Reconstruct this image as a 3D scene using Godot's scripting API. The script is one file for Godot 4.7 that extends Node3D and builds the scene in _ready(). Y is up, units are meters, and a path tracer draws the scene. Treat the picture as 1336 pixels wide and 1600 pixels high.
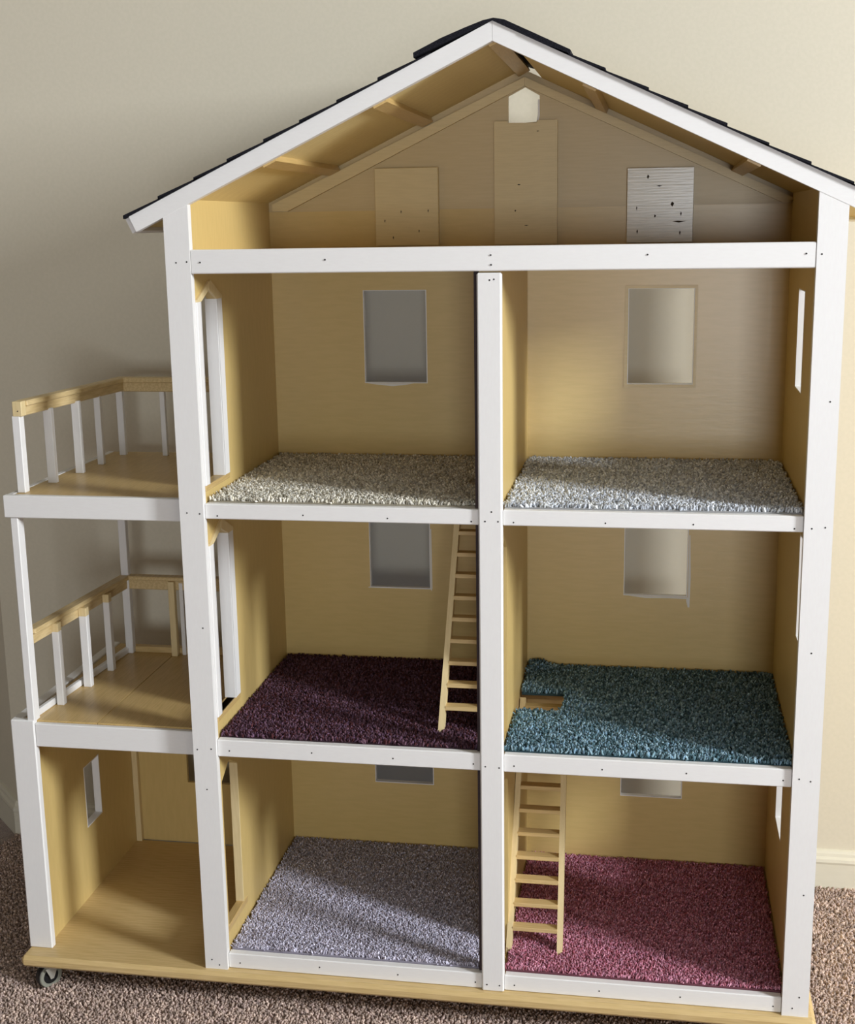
extends Node3D
# A home-built wooden doll's house on castors, standing on carpet against a painted wall.
# Measurements are in house coordinates: x from the left post, y from the foot of the posts, z from their front face.

const LIFT := 0.071                      # the feet of the posts stand this far above the room's carpet
const L_SLOPE := 0.4673
const R_SLOPE := -0.47
const APEX := Vector2(0.5028, 1.5198)
const WIN_Y := 2.35                       # middle of the daylight window on the right
const WIN_Z := 1.75
const WIN2_X := 1.55                      # middle of the small window opposite
const SIDE_Z := -0.437                   # face of the house's back wall

var org := Vector3.ZERO                  # house coordinates of the thing being built
var rng := RandomNumberGenerator.new()
var mats := {}

# ---------------------------------------------------------------- mesh building
class Shape:
	var v := PackedVector3Array()
	var n := PackedVector3Array()
	func tri(a: Vector3, b: Vector3, c: Vector3, na: Vector3, nb = null, nc = null) -> void:
		var face := (b - a).cross(c - a)
		if face.length_squared() < 1e-20:
			return
		var m2: Vector3 = na if nb == null else nb
		var m3: Vector3 = na if nc == null else nc
		if face.dot(na + m2 + m3) > 0.0:       # front faces run clockwise
			v.append_array([a, c, b]); n.append_array([na, m3, m2])
		else:
			v.append_array([a, b, c]); n.append_array([na, m2, m3])
	func quad(a: Vector3, b: Vector3, c: Vector3, d: Vector3, nn: Vector3) -> void:
		tri(a, b, c, nn); tri(a, c, d, nn)
	func box(lo: Vector3, hi: Vector3, bev := 0.0, xf := Transform3D.IDENTITY) -> Shape:
		var ctr := (lo + hi) * 0.5
		var h := ((hi - lo) * 0.5).abs()
		bev = minf(bev, minf(h.x, minf(h.y, h.z)) * 0.9)
		var i := h - Vector3.ONE * bev
		var pt := func(x: float, y: float, z: float) -> Vector3: return xf * (ctr + Vector3(x, y, z))
		var nm := func(x: float, y: float, z: float) -> Vector3: return (xf.basis * Vector3(x, y, z)).normalized()
		for s in [-1.0, 1.0]:
			quad(pt.call(s * h.x, -i.y, -i.z), pt.call(s * h.x, i.y, -i.z), pt.call(s * h.x, i.y, i.z), pt.call(s * h.x, -i.y, i.z), nm.call(s, 0, 0))
			quad(pt.call(-i.x, s * h.y, -i.z), pt.call(i.x, s * h.y, -i.z), pt.call(i.x, s * h.y, i.z), pt.call(-i.x, s * h.y, i.z), nm.call(0, s, 0))
			quad(pt.call(-i.x, -i.y, s * h.z), pt.call(i.x, -i.y, s * h.z), pt.call(i.x, i.y, s * h.z), pt.call(-i.x, i.y, s * h.z), nm.call(0, 0, s))
		if bev > 0.0:
			for s in [-1.0, 1.0]:
				for t in [-1.0, 1.0]:
					quad(pt.call(s * h.x, t * i.y, -i.z), pt.call(s * h.x, t * i.y, i.z), pt.call(s * i.x, t * h.y, i.z), pt.call(s * i.x, t * h.y, -i.z), nm.call(s, t, 0))
					quad(pt.call(s * h.x, -i.y, t * i.z), pt.call(s * h.x, i.y, t * i.z), pt.call(s * i.x, i.y, t * h.z), pt.call(s * i.x, -i.y, t * h.z), nm.call(s, 0, t))
					quad(pt.call(-i.x, s * h.y, t * i.z), pt.call(i.x, s * h.y, t * i.z), pt.call(i.x, s * i.y, t * h.z), pt.call(-i.x, s * i.y, t * h.z), nm.call(0, s, t))
					for r in [-1.0, 1.0]:
						tri(pt.call(s * h.x, t * i.y, r * i.z), pt.call(s * i.x, t * h.y, r * i.z), pt.call(s * i.x, t * i.y, r * h.z), nm.call(s, t, r))
		return self
	# Outlines (even-odd, so later ones cut holes) in a plane, pushed from w0 to w1. plane: "xy" (w = z), "zy" (w = x), "xz" (w = y)
	func slab(outlines: Array, w0: float, w1: float, plane := "xy") -> Shape:
		var at := func(p: Vector2, w: float) -> Vector3:
			if plane == "zy": return Vector3(w, p.y, p.x)
			if plane == "xz": return Vector3(p.x, w, p.y)
			return Vector3(p.x, p.y, w)
		var up: Vector3 = at.call(Vector2.ZERO, 1.0)
		var us := []
		for o in outlines:
			for p in o:
				us.append(p.x)
		us.sort()
		var area := 0.0
		for k in us.size() - 1:
			var a: float = us[k]
			var b: float = us[k + 1]
			if b - a < 1e-6:
				continue
			var mid := (a + b) * 0.5
			var cuts := []
			for o in outlines:
				for j in o.size():
					var p: Vector2 = o[j]
					var q: Vector2 = o[(j + 1) % o.size()]
					if (p.x - mid) * (q.x - mid) < 0.0:
						var f := func(x: float) -> float: return p.y + (q.y - p.y) * (x - p.x) / (q.x - p.x)
						cuts.append([f.call(mid), f.call(a), f.call(b)])
			cuts.sort_custom(func(s, t): return s[0] < t[0])
			for j in range(0, cuts.size() - 1, 2):
				for w in [w0, w1]:
					quad(at.call(Vector2(a, cuts[j][1]), w), at.call(Vector2(b, cuts[j][2]), w), at.call(Vector2(b, cuts[j + 1][2]), w), at.call(Vector2(a, cuts[j + 1][1]), w), up * (1.0 if (w == w1) == (w1 > w0) else -1.0))
		for o in outlines:
			area = 0.0
			for j in o.size():
				area += o[j].cross(o[(j + 1) % o.size()])
			var hole: bool = o != outlines[0]
			for j in o.size():
				var p: Vector2 = o[j]
				var q: Vector2 = o[(j + 1) % o.size()]
				var d := (q - p).normalized()
				var out := Vector2(d.y, -d.x) * (1.0 if area > 0.0 else -1.0) * (-1.0 if hole else 1.0)
				var nn: Vector3 = (at.call(out, 0.0) - at.call(Vector2.ZERO, 0.0)).normalized()
				quad(at.call(p, w0), at.call(q, w0), at.call(q, w1), at.call(p, w1), nn)
		return self
	# A profile (radius, height) turned about an axis through c
	func turn(profile: Array, c: Vector3, axis: Vector3, steps := 28) -> Shape:
		var s := axis.cross(Vector3.UP if absf(axis.y) < 0.9 else Vector3.RIGHT).normalized()
		var t := axis.cross(s).normalized()
		for j in profile.size() - 1:
			var p: Vector2 = profile[j]
			var q: Vector2 = profile[j + 1]
			var e := Vector2(q.y - p.y, -(q.x - p.x)).normalized()
			for k in steps:
				var a0 := TAU * k / steps
				var a1 := TAU * (k + 1) / steps
				var r0 := s * cos(a0) + t * sin(a0)
				var r1 := s * cos(a1) + t * sin(a1)
				var n0 := (r0 * e.x + axis * e.y).normalized()
				var n1 := (r1 * e.x + axis * e.y).normalized()
				var A := c + r0 * p.x + axis * p.y
				var B := c + r1 * p.x + axis * p.y
				var C := c + r1 * q.x + axis * q.y
				var D := c + r0 * q.x + axis * q.y
				tri(A, B, C, n0, n1, n1); tri(A, C, D, n0, n1, n0)
		return self
	func mesh(shift := Vector3.ZERO) -> ArrayMesh:
		var arr := []
		arr.resize(Mesh.ARRAY_MAX)
		var p := PackedVector3Array()
		p.resize(v.size())
		for k in v.size():
			p[k] = v[k] - shift
		arr[Mesh.ARRAY_VERTEX] = p
		arr[Mesh.ARRAY_NORMAL] = n
		var m := ArrayMesh.new()
		m.add_surface_from_arrays(Mesh.PRIMITIVE_TRIANGLES, arr)
		return m

func rect(a: float, b: float, c: float, d: float) -> Array:      # u0 v0 u1 v1
	return [Vector2(a, b), Vector2(c, b), Vector2(c, d), Vector2(a, d)]

# ---------------------------------------------------------------- scene tree
func thing(called: String, label: String, category: String, at: Vector3, group := "") -> Node3D:
	var o := Node3D.new()
	o.name = called
	o.position = at + Vector3(0, LIFT, 0)
	o.set_meta("label", label)
	o.set_meta("category", category)
	if group != "":
		o.set_meta("group", group)
	add_child(o, true)
	org = at
	return o

func part(called: String, s: Shape, m: Material, parent: Node) -> MeshInstance3D:
	var o := MeshInstance3D.new()
	o.name = called
	o.mesh = s.mesh(org)
	o.material_override = m
	parent.add_child(o, true)
	return o

func share(called: String, me: Mesh, m: Material, parent: Node, at: Vector3, turn := Basis.IDENTITY) -> MeshInstance3D:
	var o := MeshInstance3D.new()
	o.name = called
	o.mesh = me
	o.material_override = m
	o.transform = Transform3D(turn, at - org)
	parent.add_child(o, true)
	return o

func struct(called: String, s: Shape, m: Material, label: String, parent: Node = self) -> MeshInstance3D:
	org = Vector3(0, -LIFT, 0)
	var o := part(called, s, m, parent)
	if parent == self:
		o.set_meta("kind", "structure")
		o.set_meta("label", label)
	return o

# ---------------------------------------------------------------- materials
func noise_image(size: int, freq: float, seed_: int, octaves := 4, kind := FastNoiseLite.TYPE_SIMPLEX_SMOOTH) -> Image:
	var f := FastNoiseLite.new()
	f.seed = seed_
	f.noise_type = kind
	f.frequency = freq
	f.fractal_octaves = octaves
	return f.get_seamless_image(size, size)

func tinted(im: Image, a: Color, b: Color, lo := 0.25, hi := 0.75) -> ImageTexture:
	var o := Image.create(im.get_width(), im.get_height(), false, Image.FORMAT_RGB8)
	for y in im.get_height():
		for x in im.get_width():
			o.set_pixel(x, y, a.lerp(b, clampf((im.get_pixel(x, y).r - lo) / (hi - lo), 0.0, 1.0)))
	return ImageTexture.create_from_image(o)

func coat(a: Color, b: Color, tex_seed: int, freq: float, scale: Vector3, rough: float, bump := 0.0, spec := 0.5) -> StandardMaterial3D:
	var m := StandardMaterial3D.new()
	var im := noise_image(256, freq, tex_seed)
	m.albedo_color = Color.WHITE
	m.albedo_texture = tinted(im, a, b)
	m.roughness = rough
	m.metallic_specular = spec
	m.uv1_triplanar = true
	m.uv1_scale = scale
	if bump != 0.0:
		m.heightmap_enabled = true
		m.heightmap_texture = ImageTexture.create_from_image(im)
		m.heightmap_scale = bump
	return m

func plain(c: Color, rough := 0.6, metal := 0.0) -> StandardMaterial3D:
	var m := StandardMaterial3D.new()
	m.albedo_color = c
	m.roughness = rough
	m.metallic = metal
	return m

func make_materials() -> void:
	mats.white = coat(Color(0.93, 0.925, 0.915), Color(0.937, 0.932, 0.922), 3, 0.03, Vector3(30, 6, 30), 0.42, 0.001)
	mats.white_across = coat(Color(0.93, 0.925, 0.915), Color(0.937, 0.932, 0.922), 4, 0.03, Vector3(6, 30, 30), 0.42, 0.001)
	mats.cream = coat(Color(0.83, 0.722, 0.465), Color(0.845, 0.737, 0.48), 5, 0.02, Vector3(3, 22, 22), 0.33, 0.006, 0.6)
	mats.cream_up = coat(Color(0.83, 0.722, 0.465), Color(0.845, 0.737, 0.48), 6, 0.02, Vector3(22, 3, 22), 0.45, 0.002)
	mats.board = coat(Color(0.85, 0.765, 0.56), Color(0.87, 0.785, 0.58), 7, 0.02, Vector3(3, 40, 40), 0.42, 0.008, 0.6)
	mats.bare_board = coat(Color(0.83, 0.80, 0.72), Color(0.90, 0.87, 0.80), 21, 0.02, Vector3(3, 50, 50), 0.27, 0.009, 1.0)
	mats.gable = coat(Color(0.80, 0.71, 0.515), Color(0.815, 0.725, 0.53), 22, 0.02, Vector3(3, 40, 40), 0.40, 0.005, 0.6)
	mats.ply = coat(Color(0.86, 0.775, 0.545), Color(0.90, 0.82, 0.59), 8, 0.02, Vector3(3, 30, 30), 0.6, 0.006)
	mats.wood_x = coat(Color(0.80, 0.69, 0.47), Color(0.85, 0.74, 0.53), 9, 0.02, Vector3(2.5, 40, 40), 0.42, 0.003)
	mats.wood_z = coat(Color(0.76, 0.64, 0.41), Color(0.81, 0.69, 0.46), 10, 0.02, Vector3(40, 40, 2.5), 0.36, 0.003)
	mats.wood_y = coat(Color(0.875, 0.79, 0.59), Color(0.905, 0.82, 0.63), 11, 0.02, Vector3(40, 3, 40), 0.5, 0.003)
	mats.rail_wood = coat(Color(0.80, 0.70, 0.50), Color(0.86, 0.765, 0.57), 12, 0.02, Vector3(30, 30, 4), 0.42, 0.003)
	mats.shingle = coat(Color(0.075, 0.075, 0.095), Color(0.14, 0.14, 0.17), 13, 0.12, Vector3(14, 14, 14), 0.9, 0.05, 0.3)
	mats.dark = coat(Color(0.17, 0.11, 0.12), Color(0.22, 0.15, 0.15), 14, 0.03, Vector3(30, 4, 30), 0.7)  # brown colour standing in for the shade beside the posts
	mats.wall = coat(Color(0.862, 0.832, 0.752), Color(0.872, 0.842, 0.762), 15, 0.08, Vector3(5, 5, 5), 0.8, 0.007, 0.3)
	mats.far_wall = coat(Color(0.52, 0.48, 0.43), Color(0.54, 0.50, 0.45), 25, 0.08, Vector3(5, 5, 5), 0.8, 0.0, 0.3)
	mats.trim = coat(Color(0.875, 0.855, 0.78), Color(0.885, 0.865, 0.79), 16, 0.02, Vector3(4, 10, 10), 0.45)
	mats.ceiling = coat(Color(0.66, 0.65, 0.62), Color(0.68, 0.67, 0.64), 17, 0.08, Vector3(3, 3, 3), 0.9, 0.05)
	mats.rug_base = coat(Color(0.66, 0.60, 0.58), Color(0.78, 0.72, 0.70), 18, 0.15, Vector3(9, 9, 9), 0.95, 0.3)
	mats.acrylic = plain(Color(0.75, 0.80, 0.85, 0.14), 0.5)
	mats.acrylic.transparency = BaseMaterial3D.TRANSPARENCY_ALPHA
	mats.glue = plain(Color(0.90, 0.89, 0.86), 0.5)
	mats.chrome = plain(Color(0.80, 0.79, 0.74), 0.42, 0.55)
	mats.rubber = plain(Color(0.035, 0.035, 0.045), 0.55)
	mats.hub = plain(Color(0.55, 0.55, 0.50), 0.4)
	mats.nail = plain(Color(0.12, 0.10, 0.10), 0.7)
	mats.knot = plain(Color(0.22, 0.17, 0.11), 0.8)
	mats.pile = plain(Color.WHITE, 1.0)
	mats.pile.vertex_color_use_as_albedo = true
	mats.pile.metallic_specular = 0.12

# ---------------------------------------------------------------- carpet
func tuft() -> ArrayMesh:
	# one yarn end: four sides, bent, 1 m tall (scaled on placing)
	var s := Shape.new()
	var rings := [[0.0, 0.22, Vector2(0, 0)], [0.45, 0.30, Vector2(0.06, 0.0)], [0.80, 0.34, Vector2(0.20, 0.06)], [1.0, 0.16, Vector2(0.30, 0.10)]]
	for k in rings.size() - 1:
		for j in 5:
			var ring := func(i: int, jj: int) -> Vector3:
				var a := TAU * jj / 5.0 + i * 0.35
				return Vector3(cos(a) * rings[i][1] + rings[i][2].x, rings[i][0], sin(a) * rings[i][1] + rings[i][2].y)
			var nn := func(i: int, jj: int) -> Vector3:
				var a := TAU * jj / 5.0 + i * 0.35
				return Vector3(cos(a), 0.15 + i * 0.25, sin(a)).normalized()
			s.tri(ring.call(k, j), ring.call(k, j + 1), ring.call(k + 1, j + 1), nn.call(k, j), nn.call(k, j + 1), nn.call(k + 1, j + 1))
			s.tri(ring.call(k, j), ring.call(k + 1, j + 1), ring.call(k + 1, j), nn.call(k, j), nn.call(k + 1, j + 1), nn.call(k + 1, j))
	for j in 5:
		var a := TAU * j / 5.0 + 3 * 0.35
		var b := TAU * (j + 1) / 5.0 + 3 * 0.35
		s.tri(Vector3(0.30, 1.06, 0.10), Vector3(cos(a) * 0.16 + 0.30, 1, sin(a) * 0.16 + 0.10), Vector3(cos(b) * 0.16 + 0.30, 1, sin(b) * 0.16 + 0.10), Vector3.UP)
	return s.mesh()

var tuft_mesh: ArrayMesh

# keep(x, z) gives the foot's height, or -1 where there is no carpet
func pile(parent: Node, x0: float, x1: float, z0: float, z1: float, step: float, tall: float, wide: float, colors: Array, foot: Callable, lean := 0.85) -> void:
	var spots := []
	var nx := int((x1 - x0) / step)
	var nz := int((z1 - z0) / step)
	for i in nx:
		for j in nz:
			var x := x0 + (i + 0.5 + rng.randf_range(-0.45, 0.45)) * step
			var z := z0 + (j + 0.5 + rng.randf_range(-0.45, 0.45)) * step
			var y: float = foot.call(x, z)
			if y > -1.0:
				spots.append(Vector3(x, y, z))
	var mm := MultiMesh.new()
	mm.transform_format = MultiMesh.TRANSFORM_3D
	mm.use_colors = true
	mm.mesh = tuft_mesh
	mm.instance_count = spots.size()
	for k in spots.size():
		var h := tall * rng.randf_range(0.8, 1.2)
		var w := wide * rng.randf_range(0.8, 1.25)
		var b := Basis(Vector3.UP, rng.randf() * TAU) * Basis(Vector3.RIGHT, rng.randfn(0.0, lean * 0.6)) * Basis.from_scale(Vector3(w, h, w))
		mm.set_instance_transform(k, Transform3D(b, spots[k] - org))
		var c: Color = colors[rng.randi() % colors.size()]
		var f := rng.randf_range(0.82, 1.16)
		mm.set_instance_color(k, Color(c.r * f, c.g * f, c.b * f).srgb_to_linear())
	var o := MultiMeshInstance3D.new()
	o.name = "carpet_pile"
	o.multimesh = mm
	o.material_override = mats.pile
	o.set_meta("kind", "stuff")
	parent.add_child(o, true)

func rug(called: String, label: String, x0: float, x1: float, z0: float, z1: float, y: float, base: Color, tall: float, colors: Array, hole: Array, bulge: Callable, step := 0.0034, wide := 0.0052) -> void:
	var t := thing(called, label, "carpet", Vector3((x0 + x1) * 0.5, y, (z0 + z1) * 0.5), "fitted carpet pieces in the dollhouse rooms")
	var outline := rect(x0, z0, x1, z1)
	if hole.size() > 0:              # a notch in the left or right edge
		var left: bool = hole[0] <= x0 + 0.001
		if left:
			outline = [Vector2(x0, z0), Vector2(x1, z0), Vector2(x1, z1), Vector2(x0, z1), Vector2(x0, hole[3]), Vector2(hole[2] - 0.006, hole[3]), Vector2(hole[2], hole[1] + 0.02), Vector2(hole[2] - 0.003, hole[1]), Vector2(x0, hole[1])]
		else:
			outline = [Vector2(x0, z0), Vector2(x1, z0), Vector2(x1, hole[1]), Vector2(hole[0], hole[1]), Vector2(hole[0], hole[3]), Vector2(x1, hole[3]), Vector2(x1, z1), Vector2(x0, z1)]
	part("carpet_backing", Shape.new().slab([outline], y, y + 0.0050, "xz"), plain(base, 0.95), t)
	var poly := PackedVector2Array(outline)
	pile(t, x0, x1, z0, z1, step, tall, wide, colors, func(x: float, z: float) -> float:
		if not Geometry2D.is_point_in_polygon(Vector2(x, z), poly):
			return -2.0
		return y + 0.0035 + bulge.call(x, z))

# ---------------------------------------------------------------- the room
func build_room() -> void:
	var w: Material = mats.wall
	var corner := Vector2(-0.632, -0.575)
	var out := Vector2(-0.70, -0.715) * 1.25
	var far := corner + out
	struct("wall_back", Shape.new().slab([rect(corner.x, -0.071, 4.7, 3.4)], -0.675, -0.575), w, "long beige painted wall behind the dollhouse")
	struct("wall_corner", Shape.new().slab([[corner, far, far + Vector2(0.1, -0.1), corner + Vector2(0.0, -0.1)]], -0.071, 3.4, "xz"), w, "angled beige wall running back from the outside corner")
	struct("wall_recess", Shape.new().slab([rect(-4.5, -0.071, far.x + 0.1, 3.4)], far.y - 0.1, far.y), w, "beige wall at the end of the recess")
	struct("wall_left", Shape.new().slab([rect(far.y - 0.1, -0.071, 6.6, 3.4)], -4.6, -4.5, "zy"), mats.far_wall, "taupe wall on the left side of the room")
	var win := rect(WIN_Z - 0.40, WIN_Y - 0.65, WIN_Z + 0.40, WIN_Y + 0.65)
	var win2 := rect(WIN2_X - 0.65, 0.05, WIN2_X + 0.65, 1.45)
	struct("wall_front", Shape.new().slab([rect(-4.6, -0.071, 4.7, 3.4), win2], 6.5, 6.6), mats.far_wall, "taupe wall with a small window, opposite the dollhouse")
	struct("wall_right", Shape.new().slab([rect(-0.675, -0.071, 6.6, 3.4), win], 4.6, 4.7, "zy"), w, "beige wall with the tall daylight window")
	struct("ceiling", Shape.new().slab([rect(-4.6, far.y - 0.1, 4.7, 6.6)], 3.4, 3.5, "xz"), mats.ceiling, "plain pale grey ceiling")
	var glass := plain(Color(0.9, 0.95, 0.95, 0.06), 0.02)
	glass.transparency = BaseMaterial3D.TRANSPARENCY_ALPHA
	var fr := struct("window_1", Shape.new().slab([win, rect(WIN_Z - 0.36, WIN_Y - 0.61, WIN_Z + 0.36, WIN_Y + 0.61)], 4.62, 4.68, "zy"), mats.trim, "white framed tall window on the right")
	struct("pane", Shape.new().box(Vector3(4.648, WIN_Y - 0.61, WIN_Z - 0.36), Vector3(4.652, WIN_Y + 0.61, WIN_Z + 0.36)), glass, "", fr)
	fr = struct("window_2", Shape.new().slab([win2, rect(WIN2_X - 0.60, 0.10, WIN2_X + 0.60, 1.40)], 6.52, 6.58), mats.trim, "white framed small window opposite the dollhouse")
	struct("pane", Shape.new().box(Vector3(WIN2_X - 0.60, 0.10, 6.548), Vector3(WIN2_X + 0.60, 1.40, 6.552)), glass, "", fr)
	# skirting board: a flat face under a rounded bead
	var prof := [Vector2(0, 0), Vector2(0.013, 0), Vector2(0.013, 0.055), Vector2(0.0145, 0.060), Vector2(0.0135, 0.066), Vector2(0.009, 0.070), Vector2(0.008, 0.076), Vector2(0.005, 0.0805), Vector2(0, 0.082)]
	for run in [["baseboard_back", corner, Vector2(4.6, -0.575)], ["baseboard_corner", far, corner]]:
		var a: Vector2 = run[1]
		var b: Vector2 = run[2]
		var d := (b - a).normalized()
		var nrm := Vector2(-d.y, d.x)
		var s := Shape.new()
		for k in prof.size() - 1:
			var p: Vector2 = prof[k]
			var q: Vector2 = prof[k + 1]
			var at := func(base: Vector2, pp: Vector2, stretch: float) -> Vector3:
				var g: Vector2 = base + nrm * pp.x + d * pp.x * stretch
				return Vector3(g.x, -0.071 + pp.y, g.y)
			var e := (q - p).normalized()
			var n2 := Vector2(e.y, -e.x)
			var nn := Vector3(nrm.x * n2.x, n2.y, nrm.y * n2.x).normalized()
			var sa := -0.42 if run[0] == "baseboard_back" else 0.0
			var sb := 0.0 if run[0] == "baseboard_back" else 0.42
			s.quad(at.call(a, p, sa), at.call(b, p, sb), at.call(b, q, sb), at.call(a, q, sa), nn)
		struct(run[0], s, mats.trim, "cream skirting board with a rounded top bead")
	var fl := struct("floor", Shape.new().slab([rect(-4.6, far.y - 0.1, 4.7, 6.6)], -0.171, -0.071, "xz"), mats.rug_base, "room floor with pinkish brown fitted carpet")
	org = Vector3(0, -LIFT, 0)
	var c := [Color(0.79, 0.705, 0.65), Color(0.73, 0.645, 0.60), Color(0.84, 0.755, 0.70), Color(0.76, 0.675, 0.64), Color(0.67, 0.59, 0.545)]
	pile(fl, -1.0, 1.75, -0.562, 0.55, 0.0043, 0.0080, 0.0066, c, func(x: float, z: float) -> float:
		if (x < -0.632 + (z + 0.575) * -0.2 and z < -0.5) or (x > -0.20 and x < 0.90 and z > -0.42 and z < -0.10):   # none under the middle of the house
			return -2.0
		return -0.072, 0.9)

# ---------------------------------------------------------------- the dollhouse
func left_top(x: float) -> float: return APEX.y + (x - APEX.x) * L_SLOPE
func right_top(x: float) -> float: return APEX.y + (x - APEX.x) * R_SLOPE

func door_hole(z0: float, z1: float, y0: float, spring: float, peak: float) -> Array:
	return [Vector2(z0, y0), Vector2(z1, y0), Vector2(z1, spring), Vector2((z0 + z1) * 0.5, peak), Vector2(z0, spring)]

func nails(parent: Node, me: Mesh, spots: Array) -> void:
	for p in spots:
		share("nail", me, mats.nail, parent, p)

func build_house() -> Node3D:
	var h := thing("dollhouse", "tall open-fronted wooden dollhouse with white frame, gabled roof and two side balconies", "dollhouse", Vector3(0.34, -LIFT, -0.22))
	var white: Material = mats.white
	var across: Material = mats.white_across
	var cream: Material = mats.cream
	var nail := Shape.new().turn([Vector2(0.0013, -0.004), Vector2(0.0013, 0.0003), Vector2(0.0, 0.0003)], Vector3.ZERO, Vector3(0, 0, 1), 8).mesh()

	part("base_board", Shape.new().box(Vector3(-0.336, -0.0215, -0.452), Vector3(1.012, 0.0, 0.012), 0.006), mats.wood_x, h)

	# frame
	var p := part("frame_post", Shape.new().slab([[Vector2(0, 0), Vector2(0.0395, 0), Vector2(0.0395, left_top(0.0395) - 0.0272), Vector2(0, left_top(0) - 0.0272)]], -0.014, 0.0), white, h)
	nails(p, nail, [Vector3(0.017, 1.190, 0), Vector3(0.034, 1.191, 0), Vector3(0.012, 0.800, 0), Vector3(0.033, 0.799, 0), Vector3(0.007, 0.400, 0), Vector3(0.031, 0.402, 0), Vector3(0.012, 0.017, 0), Vector3(0.025, 0.008, 0), Vector3(0.028, 0.610, 0), Vector3(0.020, 0.330, 0)])
	p = part("frame_post", Shape.new().box(Vector3(0.4777, 0, -0.014), Vector3(0.5145, 1.1705, 0), 0.0022), white, h)
	nails(p, nail, [Vector3(0.497, 1.160, 0), Vector3(0.5035, 1.161, 0), Vector3(0.488, 0.797, 0), Vector3(0.508, 0.797, 0), Vector3(0.498, 0.812, 0), Vector3(0.486, 0.397, 0), Vector3(0.508, 0.396, 0), Vector3(0.486, 0.012, 0), Vector3(0.507, 0.012, 0)])
	p = part("frame_post", Shape.new().slab([[Vector2(0.959, 0), Vector2(1.0, 0), Vector2(1.0, right_top(1.0) - 0.0272), Vector2(0.959, right_top(0.959) - 0.0272)]], -0.014, 0.0), white, h)
	nails(p, nail, [Vector3(0.966, 1.192, 0), Vector3(0.987, 0.984, 0), Vector3(0.970, 0.797, 0), Vector3(0.989, 0.799, 0), Vector3(0.978, 0.606, 0), Vector3(0.969, 0.404, 0), Vector3(0.986, 0.401, 0), Vector3(0.984, 0.211, 0), Vector3(0.985, 0.034, 0), Vector3(0.975, 0.014, 0)])
	p = part("frame_rail", Shape.new().box(Vector3(0.0397, 1.173, -0.014), Vector3(0.9588, 1.209, -0.0008), 0.0015), across, h)
	nails(p, nail, [Vector3(0.055, 1.190, 0), Vector3(0.250, 1.192, 0), Vector3(0.499, 1.196, 0), Vector3(0.4995, 1.182, 0), Vector3(0.725, 1.194, 0), Vector3(0.945, 1.193, 0)])
	for lv in [[0.7897, 0.8140, 0.795], [0.3871, 0.4164, 0.398], [0.0005, 0.0280, 0.011]]:
		p = part("frame_rail", Shape.new().box(Vector3(0.0397, lv[0], -0.02), Vector3(0.4775, lv[1], -0.006), 0.0014), across, h)
		nails(p, nail, [Vector3(0.060, lv[2], -0.006), Vector3(0.200, lv[2] + 0.004, -0.006), Vector3(0.335, lv[2] + 0.002, -0.006), Vector3(0.466, lv[2], -0.006)])
		p = part("frame_rail", Shape.new().box(Vector3(0.5147, lv[0], -0.02), Vector3(0.9588, lv[1], -0.006), 0.0014), across, h)
		nails(p, nail, [Vector3(0.531, lv[2], -0.006), Vector3(0.670, lv[2] + 0.002, -0.006), Vector3(0.800, lv[2] + 0.003, -0.006), Vector3(0.946, lv[2], -0.006)])

	# side walls, divider, back
	var d3 := door_hole(-0.109, -0.033, 0.841, 1.1295, 1.148)
	var d2 := door_hole(-0.109, -0.033, 0.452, 0.743, 0.762)
	var d1 := door_hole(-0.104, -0.022, 0.072, 0.335, 0.358)
	part("side_wall", Shape.new().slab([rect(-0.437, 0, -0.0142, 1.283), d3, d2, d1], 0.0255, 0.0385, "zy"), mats.cream_up, h)
	part("side_wall", Shape.new().slab([rect(-0.437, 0, -0.0142, 1.283), rect(-0.2635, 0.973, -0.173, 1.132), rect(-0.086, 0.605, -0.022, 0.770), rect(-0.275, 0.212, -0.180, 0.372)], 0.9640, 0.9745, "zy"), mats.cream_up, h)
	for wr in [rect(-0.2635, 0.973, -0.173, 1.132), rect(-0.086, 0.605, -0.022, 0.770), rect(-0.275, 0.212, -0.180, 0.372)]:
		part("window_lining", Shape.new().slab([wr, rect(wr[0].x + 0.0015, wr[0].y + 0.0015, wr[2].x - 0.0015, wr[2].y - 0.0015)], 0.9636, 0.9745, "zy"), white, h)
	part("divider_wall", Shape.new().slab([rect(-0.437, 0, -0.0142, 1.19), door_hole(-0.092, -0.0165, 0.424, 0.735, 0.757), door_hole(-0.096, -0.0165, 0.030, 0.335, 0.357)], 0.4795, 0.5110, "zy"), mats.cream_up, h)
	part("edge_shade", Shape.new().box(Vector3(0.4715, 0.0285, -0.026), Vector3(0.4793, 0.389, -0.0145)), mats.dark, h)  # shade left of the centre post, put in as dark-coloured strips
	part("edge_shade", Shape.new().box(Vector3(0.4715, 0.4165, -0.026), Vector3(0.4793, 0.789, -0.0145)), mats.dark, h)
	part("edge_shade", Shape.new().box(Vector3(0.4715, 0.8145, -0.026), Vector3(0.4793, 1.172, -0.0145)), mats.dark, h)
	part("corner_shade", Shape.new().box(Vector3(-0.0045, 0.0, -0.032), Vector3(0.0, 1.245, -0.0145)), mats.dark, h)  # shadow line outside the left post, painted as a thin dark strip
	var wx := [[0.2095, 0.3270], [0.6895, 0.8055]]
	var wy := [[0.1630, 0.333], [0.5625, 0.7325], [0.9550, 1.1248]]
	var outl := [rect(0.0300, -0.001, 0.9720, 1.2662)]
	for a in wx:
		for b in wy:
			outl.append(rect(a[0], b[0], a[1], b[1]))
	var back := part("back_wall", Shape.new().slab(outl, -0.447, SIDE_Z), cream, h)
	var k := 0
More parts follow.
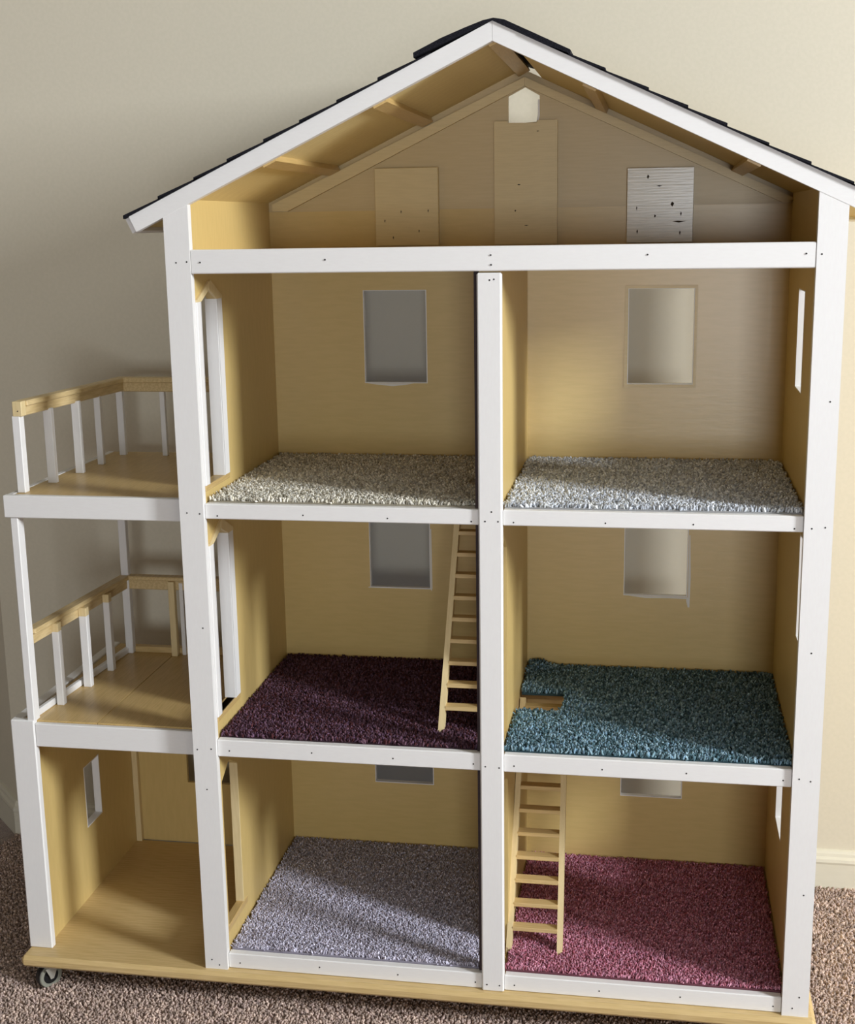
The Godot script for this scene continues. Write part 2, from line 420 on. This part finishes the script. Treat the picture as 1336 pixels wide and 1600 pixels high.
	for a in wx:
		for b in wy:
			# bare white lining of the cut edges
			var wt := part("window_lining", Shape.new().slab([rect(a[0], b[0], a[1], b[1]), rect(a[0] + 0.0012, b[0] + 0.0016, a[1] - 0.0016, b[1] - 0.001)], -0.447, -0.4366), white, back)
			wt.set_meta("label", "white painted lining of a cut window opening")
			part("pane", Shape.new().box(Vector3(a[0] + 0.001, b[0] + 0.001, -0.4485), Vector3(a[1] - 0.001, b[1] - 0.001, -0.4470)), mats.acrylic, back)
			k += 1
	part("window_frame", Shape.new().slab([rect(0.6840, 0.9495, 0.8100, 1.1295), rect(0.6890, 0.9550, 0.8052, 1.1245)], SIDE_Z, -0.4350), mats.board, back)

	# dried white glue where the panes were stuck in
	part("glue_smear", Shape.new().slab([[Vector2(0.214, 0.9545), Vector2(0.240, 0.9515), Vector2(0.262, 0.9495), Vector2(0.285, 0.9520), Vector2(0.300, 0.9545)]], -0.4371, -0.4362), mats.glue, back)
	part("glue_smear", Shape.new().slab([[Vector2(0.700, 0.5620), Vector2(0.730, 0.5585), Vector2(0.770, 0.5595), Vector2(0.804, 0.5590), Vector2(0.804, 0.5545), Vector2(0.807, 0.5430), Vector2(0.8100, 0.5430), Vector2(0.8110, 0.600), Vector2(0.8085, 0.6800), Vector2(0.8065, 0.6800), Vector2(0.8065, 0.5620)]], -0.4371, -0.4362), mats.glue, back)
	part("glue_smear", Shape.new().slab([[Vector2(0.206, 0.5620), Vector2(0.327, 0.5620), Vector2(0.3285, 0.5590), Vector2(0.3300, 0.5640), Vector2(0.3295, 0.680), Vector2(0.3275, 0.680), Vector2(0.3275, 0.5630), Vector2(0.206, 0.5635)]], -0.4371, -0.4364), mats.glue, back)
	# door casings on the left wall
	for dy in [[0.841, 1.1295], [0.452, 0.743]]:
		var top: float = dy[1]
		part("door_casing", Shape.new().box(Vector3(0.0386, dy[0], -0.1345), Vector3(0.0418, top, -0.1092), 0.0006), white, h)
		part("door_casing", Shape.new().box(Vector3(0.0386, dy[0], -0.0328), Vector3(0.0418, top, -0.0145), 0.0006), white, h)
		part("door_jamb", Shape.new().box(Vector3(0.0215, dy[0], -0.1112), Vector3(0.0418, top, -0.1078), 0.0004), white, h)
		part("door_jamb", Shape.new().box(Vector3(0.0215, dy[0], -0.0342), Vector3(0.0418, top, -0.0310), 0.0004), white, h)
		part("door_header", Shape.new().slab([[Vector2(-0.1345, top), Vector2(-0.1345, top + 0.004), Vector2(-0.0805, top + 0.031), Vector2(-0.0720, top + 0.0285), Vector2(-0.0720, top + 0.016), Vector2(-0.1085, top)]], 0.0386, 0.0425, "zy"), mats.wood_y, h)
		part("door_header", Shape.new().slab([[Vector2(-0.0145, top), Vector2(-0.0145, top + 0.003), Vector2(-0.0718, top + 0.0283), Vector2(-0.0718, top + 0.016), Vector2(-0.0340, top)]], 0.0386, 0.0422, "zy"), mats.wood_y, h)
		part("door_sill", Shape.new().box(Vector3(0.0215, dy[0] - 0.009, -0.1345), Vector3(0.0412, dy[0], -0.0145), 0.001), mats.wood_z, h)
	part("door_jamb", Shape.new().box(Vector3(0.0245, 0.072, -0.1045), Vector3(0.0392, 0.335, -0.1025), 0.0004), mats.wood_y, h)
	part("door_sill", Shape.new().box(Vector3(0.0245, 0.060, -0.125), Vector3(0.0395, 0.0722, -0.0145), 0.001), mats.wood_z, h)

	# floors, with the two ladder holes
	part("floor_panel", Shape.new().slab([rect(0.0386, -0.4368, 0.9638, -0.0205)], 0.0005, 0.0255, "xz"), mats.wood_x, h)
	part("floor_panel", Shape.new().slab([rect(0.0386, -0.4368, 0.9638, -0.0205), rect(0.5112, -0.326, 0.5945, -0.212)], 0.392, 0.4130, "xz"), mats.wood_x, h)
	part("floor_panel", Shape.new().slab([rect(0.0386, -0.4368, 0.9638, -0.0205), rect(0.400, -0.290, 0.4790, -0.180)], 0.794, 0.8110, "xz"), mats.wood_x, h)
	part("attic_floor", Shape.new().slab([rect(0.0386, -0.4368, 0.9638, -0.0145)], 1.184, 1.203, "xz"), mats.wood_x, h)

	# attic gable
	var gl := func(x: float) -> float: return minf(left_top(x), right_top(x)) - 0.0195
	part("gable_panel", Shape.new().slab([[Vector2(0.0300, 1.2656), Vector2(0.9720, 1.2656), Vector2(0.9720, gl.call(0.9720)), Vector2(APEX.x, gl.call(APEX.x)), Vector2(0.0300, gl.call(0.0300))], [Vector2(0.477, 1.4118), Vector2(0.500, 1.4105), Vector2(0.5295, 1.4122), Vector2(0.5320, 1.425), Vector2(0.5318, 1.456), Vector2(0.506, 1.4705), Vector2(0.477, 1.4560)]], -0.446, -0.4374), mats.gable, h)
	var vl := part("vent_edge", Shape.new().slab([[Vector2(0.5265, 1.4125), Vector2(0.5300, 1.4128), Vector2(0.5322, 1.424), Vector2(0.5318, 1.449), Vector2(0.5290, 1.449), Vector2(0.5285, 1.424)]], -0.446, -0.4368), white, h)
	vl.set_meta("label", "white painted edge of the attic vent hole")
	var lo := func(x: float, dy: float) -> float: return (left_top(x) if x < APEX.x + 0.004 else right_top(x)) - dy
	part("rake_trim", Shape.new().slab([[Vector2(0.0480, 1.2675), Vector2(0.0760, 1.2675), Vector2(0.5065, 1.4715), Vector2(0.5065, 1.4860), Vector2(0.0660, lo.call(0.066, 0.0275)), Vector2(0.048, lo.call(0.048, 0.0275))]], -0.437, -0.4255), mats.board, h)
	part("rake_trim", Shape.new().slab([[Vector2(0.5068, 1.4715), Vector2(0.5068, 1.4860), Vector2(0.9720, lo.call(0.972, 0.0275)), Vector2(0.9735, 1.2780), Vector2(0.9560, 1.2678), Vector2(0.9480, 1.2672)]], -0.437, -0.4255), mats.board, h)
	for b in [[0.2385, 0.3535, 1.3392], [0.4535, 0.5640, 1.4137], [0.6845, 0.7980, 1.3300]]:
		var ob := Shape.new()
		if b[0] > 0.4 and b[0] < 0.5:
			ob.slab([[Vector2(b[0], 1.2035), Vector2(b[1], 1.2035), Vector2(b[1], b[2]), Vector2(0.5290, b[2]), Vector2(0.5285, 1.4095), Vector2(0.4775, 1.4108), Vector2(0.4772, b[2]), Vector2(b[0], b[2])]], -0.4370, -0.4250)
		else:
			ob.box(Vector3(b[0], 1.2035, -0.437), Vector3(b[1], b[2], -0.4250), 0.0008)
		var at := part("attic_board", ob, mats.bare_board if b[0] > 0.6 else mats.board, h)
		var marks := []
		if b[0] > 0.6:
			marks = [[0.720, 1.3145, 0.0022, 0.004], [0.7395, 1.2990, 0.005, 0.0012], [0.762, 1.268, 0.0032, 0.0045], [0.777, 1.2515, 0.0014, 0.004], [0.733, 1.2485, 0.0018, 0.003], [0.774, 1.2385, 0.012, 0.0016], [0.776, 1.2195, 0.0014, 0.004], [0.703, 1.2225, 0.0014, 0.004], [0.7015, 1.262, 0.0010, 0.004]]
		elif b[0] > 0.4:
			marks = [[0.4905, 1.2615, 0.0015, 0.0020], [0.497, 1.306, 0.003, 0.001], [0.510, 1.236, 0.004, 0.0008], [0.530, 1.3955, 0.0025, 0.0009]]
		else:
			marks = [[0.256, 1.2475, 0.001, 0.003], [0.286, 1.263, 0.001, 0.003], [0.335, 1.264, 0.001, 0.003], [0.318, 1.229, 0.001, 0.003], [0.271, 1.218, 0.001, 0.003]]
		for mk in marks:
			part("knot", Shape.new().slab([[Vector2(mk[0] - mk[2], mk[1]), Vector2(mk[0], mk[1] - mk[3]), Vector2(mk[0] + mk[2], mk[1] + mk[3] * 0.3), Vector2(mk[0] - mk[2] * 0.2, mk[1] + mk[3])]], -0.4254, -0.4247), mats.knot, at)

	build_roof(h)
	build_annex(h)

	# castors
	for c in [Vector3(-0.2965, 0, -0.012), Vector3(0.955, 0, -0.050), Vector3(-0.295, 0, -0.405), Vector3(0.955, 0, -0.405)]:
		var st := Shape.new()
		st.box(c + Vector3(-0.016, -0.0238, -0.016), c + Vector3(0.022, -0.0216, 0.016), 0.0005)
		st.turn([Vector2(0, 0.0), Vector2(0.011, 0.0), Vector2(0.012, 0.003), Vector2(0.010, 0.0055), Vector2(0, 0.0055)], c + Vector3(0.003, -0.0285, 0), Vector3.UP, 20)
		var cs := part("caster", st, mats.chrome, h)
		cs.set_meta("label", "swivel caster with chrome fork under the base")
		var ax := Vector3(0.82, 0, 0.57).normalized()
		var fw := Vector3(-0.57, 0, 0.82).normalized()
		var hubc: Vector3 = c + Vector3(0, -0.0475, 0) - fw * 0.004 + Vector3(-0.004, 0, 0)
		part("wheel", Shape.new().turn([Vector2(0, -0.0085), Vector2(0.0185, -0.0085), Vector2(0.0225, -0.0065), Vector2(0.0235, 0.0), Vector2(0.0228, 0.0055), Vector2(0.0195, 0.0080)], hubc, ax), mats.rubber, cs)
		part("wheel_ring", Shape.new().turn([Vector2(0.0222, 0.0055), Vector2(0.0205, 0.0085), Vector2(0.0150, 0.0085), Vector2(0.0140, 0.0068)], hubc, ax), mats.hub, cs)
		part("hub_cap", Shape.new().turn([Vector2(0.0145, 0.0070), Vector2(0.0040, 0.0072), Vector2(0.0, 0.0085)], hubc, ax), mats.rubber, cs)
		for sd in [-0.0108, 0.0108]:
			var fs := Shape.new()
			var o2: Vector3 = hubc + ax * sd
			var tp: Vector3 = c + Vector3(0.004, -0.0255, 0) + ax * sd
			var pts := [o2 + Vector3(0, -0.004, 0) - fw * 0.003, o2 + Vector3(0, -0.004, 0) + fw * 0.003, o2 + Vector3(0, 0.002, 0) + fw * 0.0048, tp + fw * 0.015, tp - fw * 0.009, o2 + Vector3(0, 0.003, 0) - fw * 0.0058]
			for q in range(1, pts.size() - 1):
				fs.tri(pts[0] + ax * 0.0008, pts[q] + ax * 0.0008, pts[q + 1] + ax * 0.0008, ax)
				fs.tri(pts[0] - ax * 0.0008, pts[q] - ax * 0.0008, pts[q + 1] - ax * 0.0008, -ax)
			for q in pts.size():
				var u: Vector3 = pts[q]
				var w: Vector3 = pts[(q + 1) % pts.size()]
				var outn: Vector3 = ((u + w) * 0.5 - (o2 + tp) * 0.5).normalized()
				fs.quad(u - ax * 0.0008, w - ax * 0.0008, w + ax * 0.0008, u + ax * 0.0008, outn)
			part("fork", fs, mats.chrome, cs)
	return h

func build_roof(h: Node3D) -> void:
	var up_l := Vector3(-L_SLOPE, 1, 0).normalized()
	var up_r := Vector3(-R_SLOPE, 1, 0).normalized()
	# sheathing
	var el := Vector2(-0.0600, left_top(-0.0600))
	var dl := Vector2(L_SLOPE, -1.0).normalized()      # inwards, square to the slope
	var left := part("roof_panel", Shape.new().slab([[el, Vector2(APEX.x, APEX.y), Vector2(APEX.x, APEX.y - 0.020), el + dl * 0.0181]], -0.4550, -0.0142), mats.ply, h)
	var er := Vector2(1.0600, right_top(1.0600))
	var dr := Vector2(R_SLOPE, -1.0).normalized()
	var right := part("roof_panel", Shape.new().slab([[Vector2(0.5360, right_top(0.5360)), er, er + dr * 0.0181, Vector2(0.5360, right_top(0.5360) - 0.020)]], -0.4550, -0.0142), mats.ply, h)
	# verge boards on the front
	var bl := Vector2(-0.0540, left_top(-0.0540))
	part("verge_board", Shape.new().slab([[bl, APEX, Vector2(APEX.x, APEX.y - 0.0268), bl + dl * 0.0250]], -0.0140, 0.0005), mats.white_across, h)
	var br := Vector2(1.0580, right_top(1.0580))
	part("verge_board", Shape.new().slab([[APEX + Vector2(0.0004, 0), br, br + dr * 0.0250, Vector2(APEX.x + 0.0004, APEX.y - 0.0268)]], -0.0140, 0.0005), mats.white_across, h)
	# eave boards along the sides
	for s in [[bl, dl, -0.0085], [br, dr, 0.0085]]:
		var a: Vector2 = s[0]
		var d: Vector2 = s[1]
		var along := Vector2(-d.y, d.x) * (1.0 if s[2] > 0 else -1.0)
		along = Vector2(signf(s[2]) * absf(d.y), (-absf(d.x))) * absf(s[2])
		part("eave_board", Shape.new().slab([[a - d * 0.0, a + along, a + along + d * 0.0235, a + d * 0.0235]], -0.4550, -0.0045), mats.white_across, h)
	# battens nailed under the sheathing
	for x in [0.1530, 0.3230, 0.4930]:
		var a := Vector2(x, left_top(x) - 0.020)
		var b := Vector2(x + 0.0195, left_top(x + 0.0195) - 0.020)
		part("batten", Shape.new().slab([[a, b, b + dl * 0.0095, a + dl * 0.0095]], -0.4250, -0.0145), mats.wood_z, left)
	for x in [0.6330, 0.8640]:
		var a := Vector2(x, right_top(x) - 0.020)
		var b := Vector2(x + 0.0185, right_top(x + 0.0185) - 0.020)
		part("batten", Shape.new().slab([[a, b, b + dr * 0.0095, a + dr * 0.0095]], -0.4250, -0.0145), mats.wood_z, right)
	# shingles: courses lap upwards, each of single tabs
	var ls := [-0.0630, -0.0046, 0.0517, 0.1059, 0.1632, 0.2178, 0.2743, 0.3367]
	var rs := [1.0665, 1.0057, 0.9462, 0.8893, 0.8303, 0.7765, 0.7224, 0.6627, 0.6117]
	for side in [[ls, true, left, up_l], [rs, false, right, up_r]]:
		for x in side[0]:
			var dx := 0.078 if side[1] else -0.078
			var y0: float = left_top(x) if side[1] else right_top(x)
			var x1: float = x + dx
			if side[1]: x1 = minf(x1, 0.490)
			else: x1 = maxf(x1, 0.545)
			var y1: float = left_top(x1) if side[1] else right_top(x1)
			var z := 0.0045
			var col := 0
			while z > -0.455:
				var wd := 0.0915 if not (col == 0 and int(absf(x) * 1000.0) % 2 == 0) else 0.05
				var z2 := maxf(z - wd, -0.462)
				var jig := rng.randf_range(-0.0015, 0.0015)
				var sh := Shape.new().slab([[Vector2(x + jig, y0 + 0.0010), Vector2(x1, y1 + 0.0002), Vector2(x1, y1 + 0.0012), Vector2(x + jig, y0 + 0.0062)]], z2 + 0.0012, z)
				part("shingle", sh, mats.shingle, side[2])
				z = z2
				col += 1
				if z2 <= -0.462:
					break
	# roofing felt sagging into the gap under the ridge
	part("ridge_felt", Shape.new().slab([[Vector2(0.5360, right_top(0.5360) + 0.0010), Vector2(0.5357, 1.4990), Vector2(0.5120, 1.5060), Vector2(0.5034, 1.5100), Vector2(0.5034, APEX.y + 0.0008)]], -0.4780, -0.0150), mats.shingle, right)
	# ridge caps, bent over the top
	var arc := [Vector2(0.3896, 1.4805), Vector2(0.4300, 1.4990), Vector2(0.4650, 1.5120), Vector2(0.4900, 1.5205), Vector2(0.5050, 1.5232), Vector2(0.5200, 1.5205), Vector2(0.5600, 1.5020), Vector2(0.6130, 1.4770)]
	var cap := arc.duplicate()
	cap.append(Vector2(0.6130, right_top(0.6130) + 0.0012))
	cap.append(Vector2(APEX.x, APEX.y + 0.0004))
	cap.append(Vector2(0.3900, left_top(0.3900) + 0.0065))
	var z := 0.0045
	while z > -0.45:
		part("ridge_cap", Shape.new().slab([cap], maxf(z - 0.0840, -0.478), z - 0.0008), mats.shingle, left)
		z -= 0.085

func build_annex(h: Node3D) -> void:
	var white: Material = mats.white
	var across: Material = mats.white_across
	part("annex_post", Shape.new().box(Vector3(-0.3325, 0.0, -0.034), Vector3(-0.2895, 0.4275, -0.020), 0.002), white, h)
	part("annex_wall", Shape.new().slab([rect(-0.4515, -0.001, -0.0345, 0.388), rect(-0.2870, 0.1350, -0.2190, 0.2560)], -0.3150, -0.3015, "zy"), mats.cream_up, h)
	part("window_lining", Shape.new().slab([rect(-0.2870, 0.1350, -0.2190, 0.2560), rect(-0.2850, 0.1372, -0.2210, 0.2540)], -0.3150, -0.3010, "zy"), white, h)
	part("annex_back_wall", Shape.new().slab([rect(-0.3150, -0.001, 0.0252, 0.388), rect(-0.1870, 0.1320, -0.0700, 0.300)], -0.4600, -0.4515), mats.cream_up, h)
	part("corner_stick", Shape.new().box(Vector3(-0.3012, 0.0, -0.4512), Vector3(-0.2895, 0.386, -0.4400), 0.0006), mats.wood_y, h)

	# lower balcony: two boards, a front rail, kick strips
	part("floor_plank", Shape.new().box(Vector3(-0.3150, 0.387, -0.4550), Vector3(-0.1812, 0.4240, -0.0330), 0.0008), mats.wood_z, h)
	part("floor_plank", Shape.new().box(Vector3(-0.1804, 0.387, -0.4550), Vector3(0.0250, 0.4240, -0.0330), 0.0008), mats.wood_z, h)
	part("balcony_rail", Shape.new().box(Vector3(-0.2893, 0.3800, -0.0330), Vector3(-0.0006, 0.4215, -0.0225), 0.0014), across, h)
	part("side_rail", Shape.new().box(Vector3(-0.3325, 0.3800, -0.4550), Vector3(-0.3152, 0.4270, -0.0345), 0.001), white, h)
	# upper balcony
	part("floor_plank", Shape.new().box(Vector3(-0.3000, 0.7850, -0.4550), Vector3(0.0250, 0.8165, -0.0330), 0.0008), mats.wood_z, h)
	part("balcony_rail", Shape.new().box(Vector3(-0.3110, 0.7808, -0.0330), Vector3(-0.0006, 0.8180, -0.0200), 0.0014), across, h)
	part("side_rail", Shape.new().box(Vector3(-0.3110, 0.7808, -0.4550), Vector3(-0.3002, 0.8170, -0.0332), 0.001), white, h)
	part("balcony_post", Shape.new().box(Vector3(-0.3020, 0.4240, -0.0435), Vector3(-0.2888, 0.7806, -0.0225), 0.0012), white, h)

	# balusters, drifting slightly inwards towards the back
	var low := [[-0.2866, -0.105, 0.0128], [-0.2790, -0.200, 0.0145], [-0.2720, -0.2905, 0.0125]]
	for b in low:
		part("baluster", Shape.new().box(Vector3(b[0], 0.4240, b[1] - 0.013), Vector3(b[0] + b[2], 0.5600, b[1]), 0.0008), white, h)
		part("baluster_block", Shape.new().box(Vector3(b[0], 0.5585, b[1] - 0.013), Vector3(b[0] + b[2], 0.5740, b[1] + 0.0004), 0.0006), mats.wood_y, h)
	part("corner_post", Shape.new().box(Vector3(-0.2776, 0.4240, -0.4100), Vector3(-0.2624, 0.7848, -0.3960), 0.0010), white, h)
	part("baluster", Shape.new().box(Vector3(-0.1803, 0.4240, -0.4000), Vector3(-0.1680, 0.5745, -0.3880), 0.0008), mats.wood_y, h)
	part("baluster", Shape.new().box(Vector3(-0.1620, 0.4240, -0.4060), Vector3(-0.1540, 0.5700, -0.3980), 0.0008), white, h)
	# lower handrail: apron with a cap
	sloping_bar(h, "handrail", Vector3(-0.2935, 0.5660, -0.044), Vector3(-0.2690, 0.5660, -0.404), 0.0070, 0.0200, mats.rail_wood)
	sloping_bar(h, "handrail_cap", Vector3(-0.2945, 0.5785, -0.044), Vector3(-0.2700, 0.5785, -0.408), 0.0210, 0.0090, mats.rail_wood)
	sloping_bar(h, "handrail", Vector3(-0.2690, 0.5650, -0.402), Vector3(0.0100, 0.5650, -0.402), 0.0070, 0.0200, mats.rail_wood)
	sloping_bar(h, "handrail_cap", Vector3(-0.2760, 0.5785, -0.402), Vector3(0.0100, 0.5785, -0.402), 0.0200, 0.0080, mats.rail_wood)
	sloping_bar(h, "kick_strip", Vector3(-0.2985, 0.4300, -0.046), Vector3(-0.2760, 0.4300, -0.404), 0.0090, 0.0120, white)
	sloping_bar(h, "kick_strip", Vector3(-0.2620, 0.4300, -0.408), Vector3(0.0100, 0.4300, -0.408), 0.0070, 0.0120, mats.wood_x)

	part("balcony_post", Shape.new().box(Vector3(-0.2990, 0.8165, -0.0660), Vector3(-0.2850, 0.9450, -0.0500), 0.0010), white, h)
	var blk := part("handrail_end", Shape.new().box(Vector3(-0.2965, 0.9440, -0.0660), Vector3(-0.2800, 0.9685, -0.0495), 0.0010), mats.wood_y, h)
	part("nail", Shape.new().turn([Vector2(0.0012, -0.002), Vector2(0.0012, 0.0004), Vector2(0, 0.0004)], Vector3(-0.2870, 0.9530, -0.0495), Vector3(0, 0, 1), 8), mats.nail, blk)
	var upb := [[-0.2866, -0.1370, 0.0185], [-0.2773, -0.2280, 0.0178], [-0.2728, -0.3140, 0.0150], [-0.2720, -0.4150, 0.0158], [-0.1851, -0.4150, 0.0128]]
	for b in upb:
		part("baluster", Shape.new().box(Vector3(b[0], 0.8165, b[1] - 0.010), Vector3(b[0] + b[2] - 0.003, 0.9460, b[1]), 0.0008), white, h)
	sloping_bar(h, "handrail", Vector3(-0.2850, 0.9545, -0.066), Vector3(-0.2570, 0.9520, -0.412), 0.0080, 0.0215, mats.rail_wood)
	sloping_bar(h, "handrail_cap", Vector3(-0.2870, 0.9640, -0.066), Vector3(-0.2600, 0.9615, -0.418), 0.0210, 0.0095, mats.rail_wood)
	sloping_bar(h, "handrail", Vector3(-0.2650, 0.9505, -0.4150), Vector3(0.0100, 0.9505, -0.4150), 0.0090, 0.0215, mats.rail_wood)
	sloping_bar(h, "handrail_cap", Vector3(-0.2690, 0.9620, -0.4160), Vector3(0.0100, 0.9620, -0.4160), 0.0220, 0.0095, mats.rail_wood)

func sloping_bar(h: Node3D, called: String, a: Vector3, b: Vector3, wide: float, tall: float, m: Material) -> void:
	var d := (b - a).normalized()
	var s := d.cross(Vector3.UP).normalized()
	var u := s.cross(d).normalized()
	var xf := Transform3D(Basis(d, u, s), (a + b) * 0.5)
	part(called, Shape.new().box(Vector3(-(b - a).length() * 0.5, -tall * 0.5, -wide * 0.5), Vector3((b - a).length() * 0.5, tall * 0.5, wide * 0.5), minf(wide, tall) * 0.18, xf), m, h)

# ---------------------------------------------------------------- ladders
func ladder(label: String, foot_l: Vector3, top_l: Vector3, foot_r: Vector3, top_r: Vector3, rungs: Array, called := "ladder") -> void:
	var t := thing(called, label, "ladder", (foot_l + foot_r) * 0.5, "wooden dollhouse ladders")
	var up := ((top_l - foot_l) + (top_r - foot_r)).normalized()
	var across := (foot_r - foot_l).normalized()
	var fwd := across.cross(up).normalized()          # towards the room
	if fwd.z < 0.0:
		fwd = -fwd
	for e in [[foot_l, top_l], [foot_r, top_r]]:
		var a: Vector3 = e[0]
		var b: Vector3 = e[1]
		var ax := (b - a).normalized()
		var f := (fwd - ax * fwd.dot(ax)).normalized()
		var sd := ax.cross(f).normalized()
		var s := Shape.new()
		# foot cut level with the floor
		var w := 0.0047
		var dp := 0.0085
		var c0 := []
		var c1 := []
		for q in [Vector2(-1, -1), Vector2(1, -1), Vector2(1, 1), Vector2(-1, 1)]:
			var o: Vector3 = sd * q.x * w + f * q.y * dp
			c0.append(a + o - ax * (o.y / ax.y))
			c1.append(b + o)
		for q in 4:
			var r := (q + 1) % 4
			var mid: Vector3 = (c0[q] + c0[r]) * 0.5 - a
			s.quad(c0[q], c0[r], c1[r], c1[q], (mid - ax * mid.dot(ax)).normalized())
		s.quad(c0[0], c0[1], c0[2], c0[3], Vector3.DOWN)
		s.quad(c1[0], c1[1], c1[2], c1[3], ax)
		part("stringer", s, mats.wood_y, t)
	for y in rungs:
		var l: Vector3 = foot_l + (top_l - foot_l) * ((y - foot_l.y) / (top_l.y - foot_l.y))
		var r: Vector3 = foot_r + (top_r - foot_r) * ((y - foot_r.y) / (top_r.y - foot_r.y))
		var c: Vector3 = (l + r) * 0.5
		var hw: float = (r - l).length() * 0.5 - 0.0042
		part("rung", Shape.new().box(Vector3(-hw, 0.0, -0.0110), Vector3(hw, 0.0072, 0.0080), 0.0006, Transform3D(Basis.IDENTITY, c)), mats.wood_x, t)

# ---------------------------------------------------------------- start
func _ready() -> void:
	rng.seed = 20240611
	# camera
	var cam := Camera3D.new()
	cam.name = "camera"
	cam.transform = Transform3D(Basis(Vector3(0.98553594, -0.01582391, -0.16872618), Vector3(-0.0209061, 0.97667338, -0.2137102), Vector3(0.1681721, 0.21414648, 0.96221589)), Vector3(0.74041, 1.2444 + LIFT, 1.9522))
	cam.fov = rad_to_deg(2.0 * atan(800.0 / 2065.565))
	cam.near = 0.05
	cam.far = 60.0
	add_child(cam)
	cam.current = true
	# sky, exposure
	var we := WorldEnvironment.new()
	we.name = "environment"
	var env := Environment.new()
	env.background_mode = Environment.BG_COLOR
	env.background_color = Color(0.80, 0.88, 1.0)
	env.background_energy_multiplier = 1.0
	env.tonemap_mode = Environment.TONE_MAPPER_LINEAR
	env.tonemap_exposure = 0.765
	env.sdfgi_enabled = true
	env.ssao_enabled = true
	env.ssil_enabled = true
	we.environment = env
	add_child(we)
	# daylight through the tall window on the right, and a little through the small one opposite
	for d in [[Vector2(0.72, 1.22), 37.0, Transform3D(Basis(Vector3.UP, PI / 2), Vector3(4.60, WIN_Y + LIFT, WIN_Z))], [Vector2(1.20, 1.30), 11.5, Transform3D(Basis.IDENTITY, Vector3(WIN2_X, 0.75 + LIFT, 6.50))]]:
		var day := AreaLight3D.new()
		day.name = "window_daylight"
		day.area_size = d[0]
		day.light_color = Color(0.955, 0.975, 1.0)
		day.light_energy = d[1]
		day.shadow_enabled = true
		day.transform = d[2]
		day.set("area_range", 14.0)
		day.set("area_attenuation", 2.0)
		add_child(day, true)

	make_materials()
	tuft_mesh = tuft()
	build_room()
	build_house()

	var flat := func(_x: float, _z: float) -> float: return 0.0
	rug("carpet", "shaggy grey-beige carpet piece in the upper left room", 0.0425, 0.4700, -0.435, -0.0205, 0.811, Color(0.6, 0.57, 0.5), 0.0080, [Color(0.88, 0.86, 0.80), Color(0.80, 0.78, 0.71), Color(0.93, 0.91, 0.86), Color(0.72, 0.69, 0.62), Color(0.84, 0.83, 0.79)], [0.432, -0.232, 0.4700, -0.172], flat, 0.0034, 0.0058)
	rug("carpet", "shaggy pale silver-blue carpet piece in the upper right room", 0.5160, 0.9610, -0.433, -0.0205, 0.811, Color(0.6, 0.6, 0.6), 0.0080, [Color(0.84, 0.86, 0.885), Color(0.75, 0.77, 0.80), Color(0.90, 0.92, 0.95), Color(0.67, 0.69, 0.72), Color(0.80, 0.81, 0.81)], [], flat, 0.0034, 0.0058)
	rug("carpet", "dark plum purple carpet piece in the middle left room", 0.0425, 0.4700, -0.435, -0.0205, 0.4130, Color(0.20, 0.12, 0.15), 0.0080, [Color(0.35, 0.25, 0.29), Color(0.27, 0.185, 0.215), Color(0.44, 0.33, 0.38), Color(0.33, 0.20, 0.21), Color(0.42, 0.32, 0.40)], [], flat, 0.0030, 0.0050)
	rug("carpet", "teal blue carpet piece with a ladder cut-out in the middle right room", 0.5150, 0.9610, -0.434, -0.0205, 0.4130, Color(0.16, 0.26, 0.29), 0.0085, [Color(0.47, 0.58, 0.62), Color(0.35, 0.46, 0.50), Color(0.60, 0.71, 0.76), Color(0.29, 0.39, 0.42), Color(0.50, 0.62, 0.70)], [0.5150, -0.2900, 0.5960, -0.1950], func(x: float, z: float) -> float:
		return 0.010 * exp(-(pow((x - 0.532) / 0.022, 2.0) + pow((z + 0.425) / 0.030, 2.0))), 0.0032, 0.0054)
	rug("carpet", "lavender grey carpet piece in the bottom left room", 0.0425, 0.4700, -0.435, -0.0205, 0.0255, Color(0.55, 0.53, 0.58), 0.0072, [Color(0.80, 0.785, 0.845), Color(0.72, 0.70, 0.76), Color(0.86, 0.85, 0.91), Color(0.67, 0.64, 0.68), Color(0.77, 0.76, 0.83)], [], flat, 0.0026, 0.0042)
	rug("carpet", "dusty rose pink carpet piece in the bottom right room", 0.5150, 0.9610, -0.435, -0.0205, 0.0255, Color(0.42, 0.24, 0.28), 0.0072, [Color(0.78, 0.53, 0.60), Color(0.69, 0.43, 0.50), Color(0.85, 0.62, 0.69), Color(0.64, 0.38, 0.43), Color(0.76, 0.54, 0.63)], [], flat, 0.0026, 0.0042)

	var r1 := [0.0604, 0.0955, 0.1302, 0.1646, 0.1995, 0.2344, 0.2695, 0.3075, 0.3500, 0.3920]
	ladder("pale wooden ladder leaning on the right of the divider up to the teal carpet", Vector3(0.5140, 0.0300, -0.0830), Vector3(0.5180, 0.4080, -0.2870), Vector3(0.6000, 0.0300, -0.0830), Vector3(0.5935, 0.4080, -0.2870), r1)
	var r2 := [0.4530, 0.4872, 0.5210, 0.5545, 0.5878, 0.6208, 0.6548, 0.6880, 0.7220, 0.7560]
	ladder("pale wooden ladder half hidden by the centre post on the purple carpet", Vector3(0.4020, 0.4175, -0.0830), Vector3(0.4120, 0.8060, -0.2650), Vector3(0.4700, 0.4175, -0.0830), Vector3(0.4700, 0.8060, -0.2650), r2)
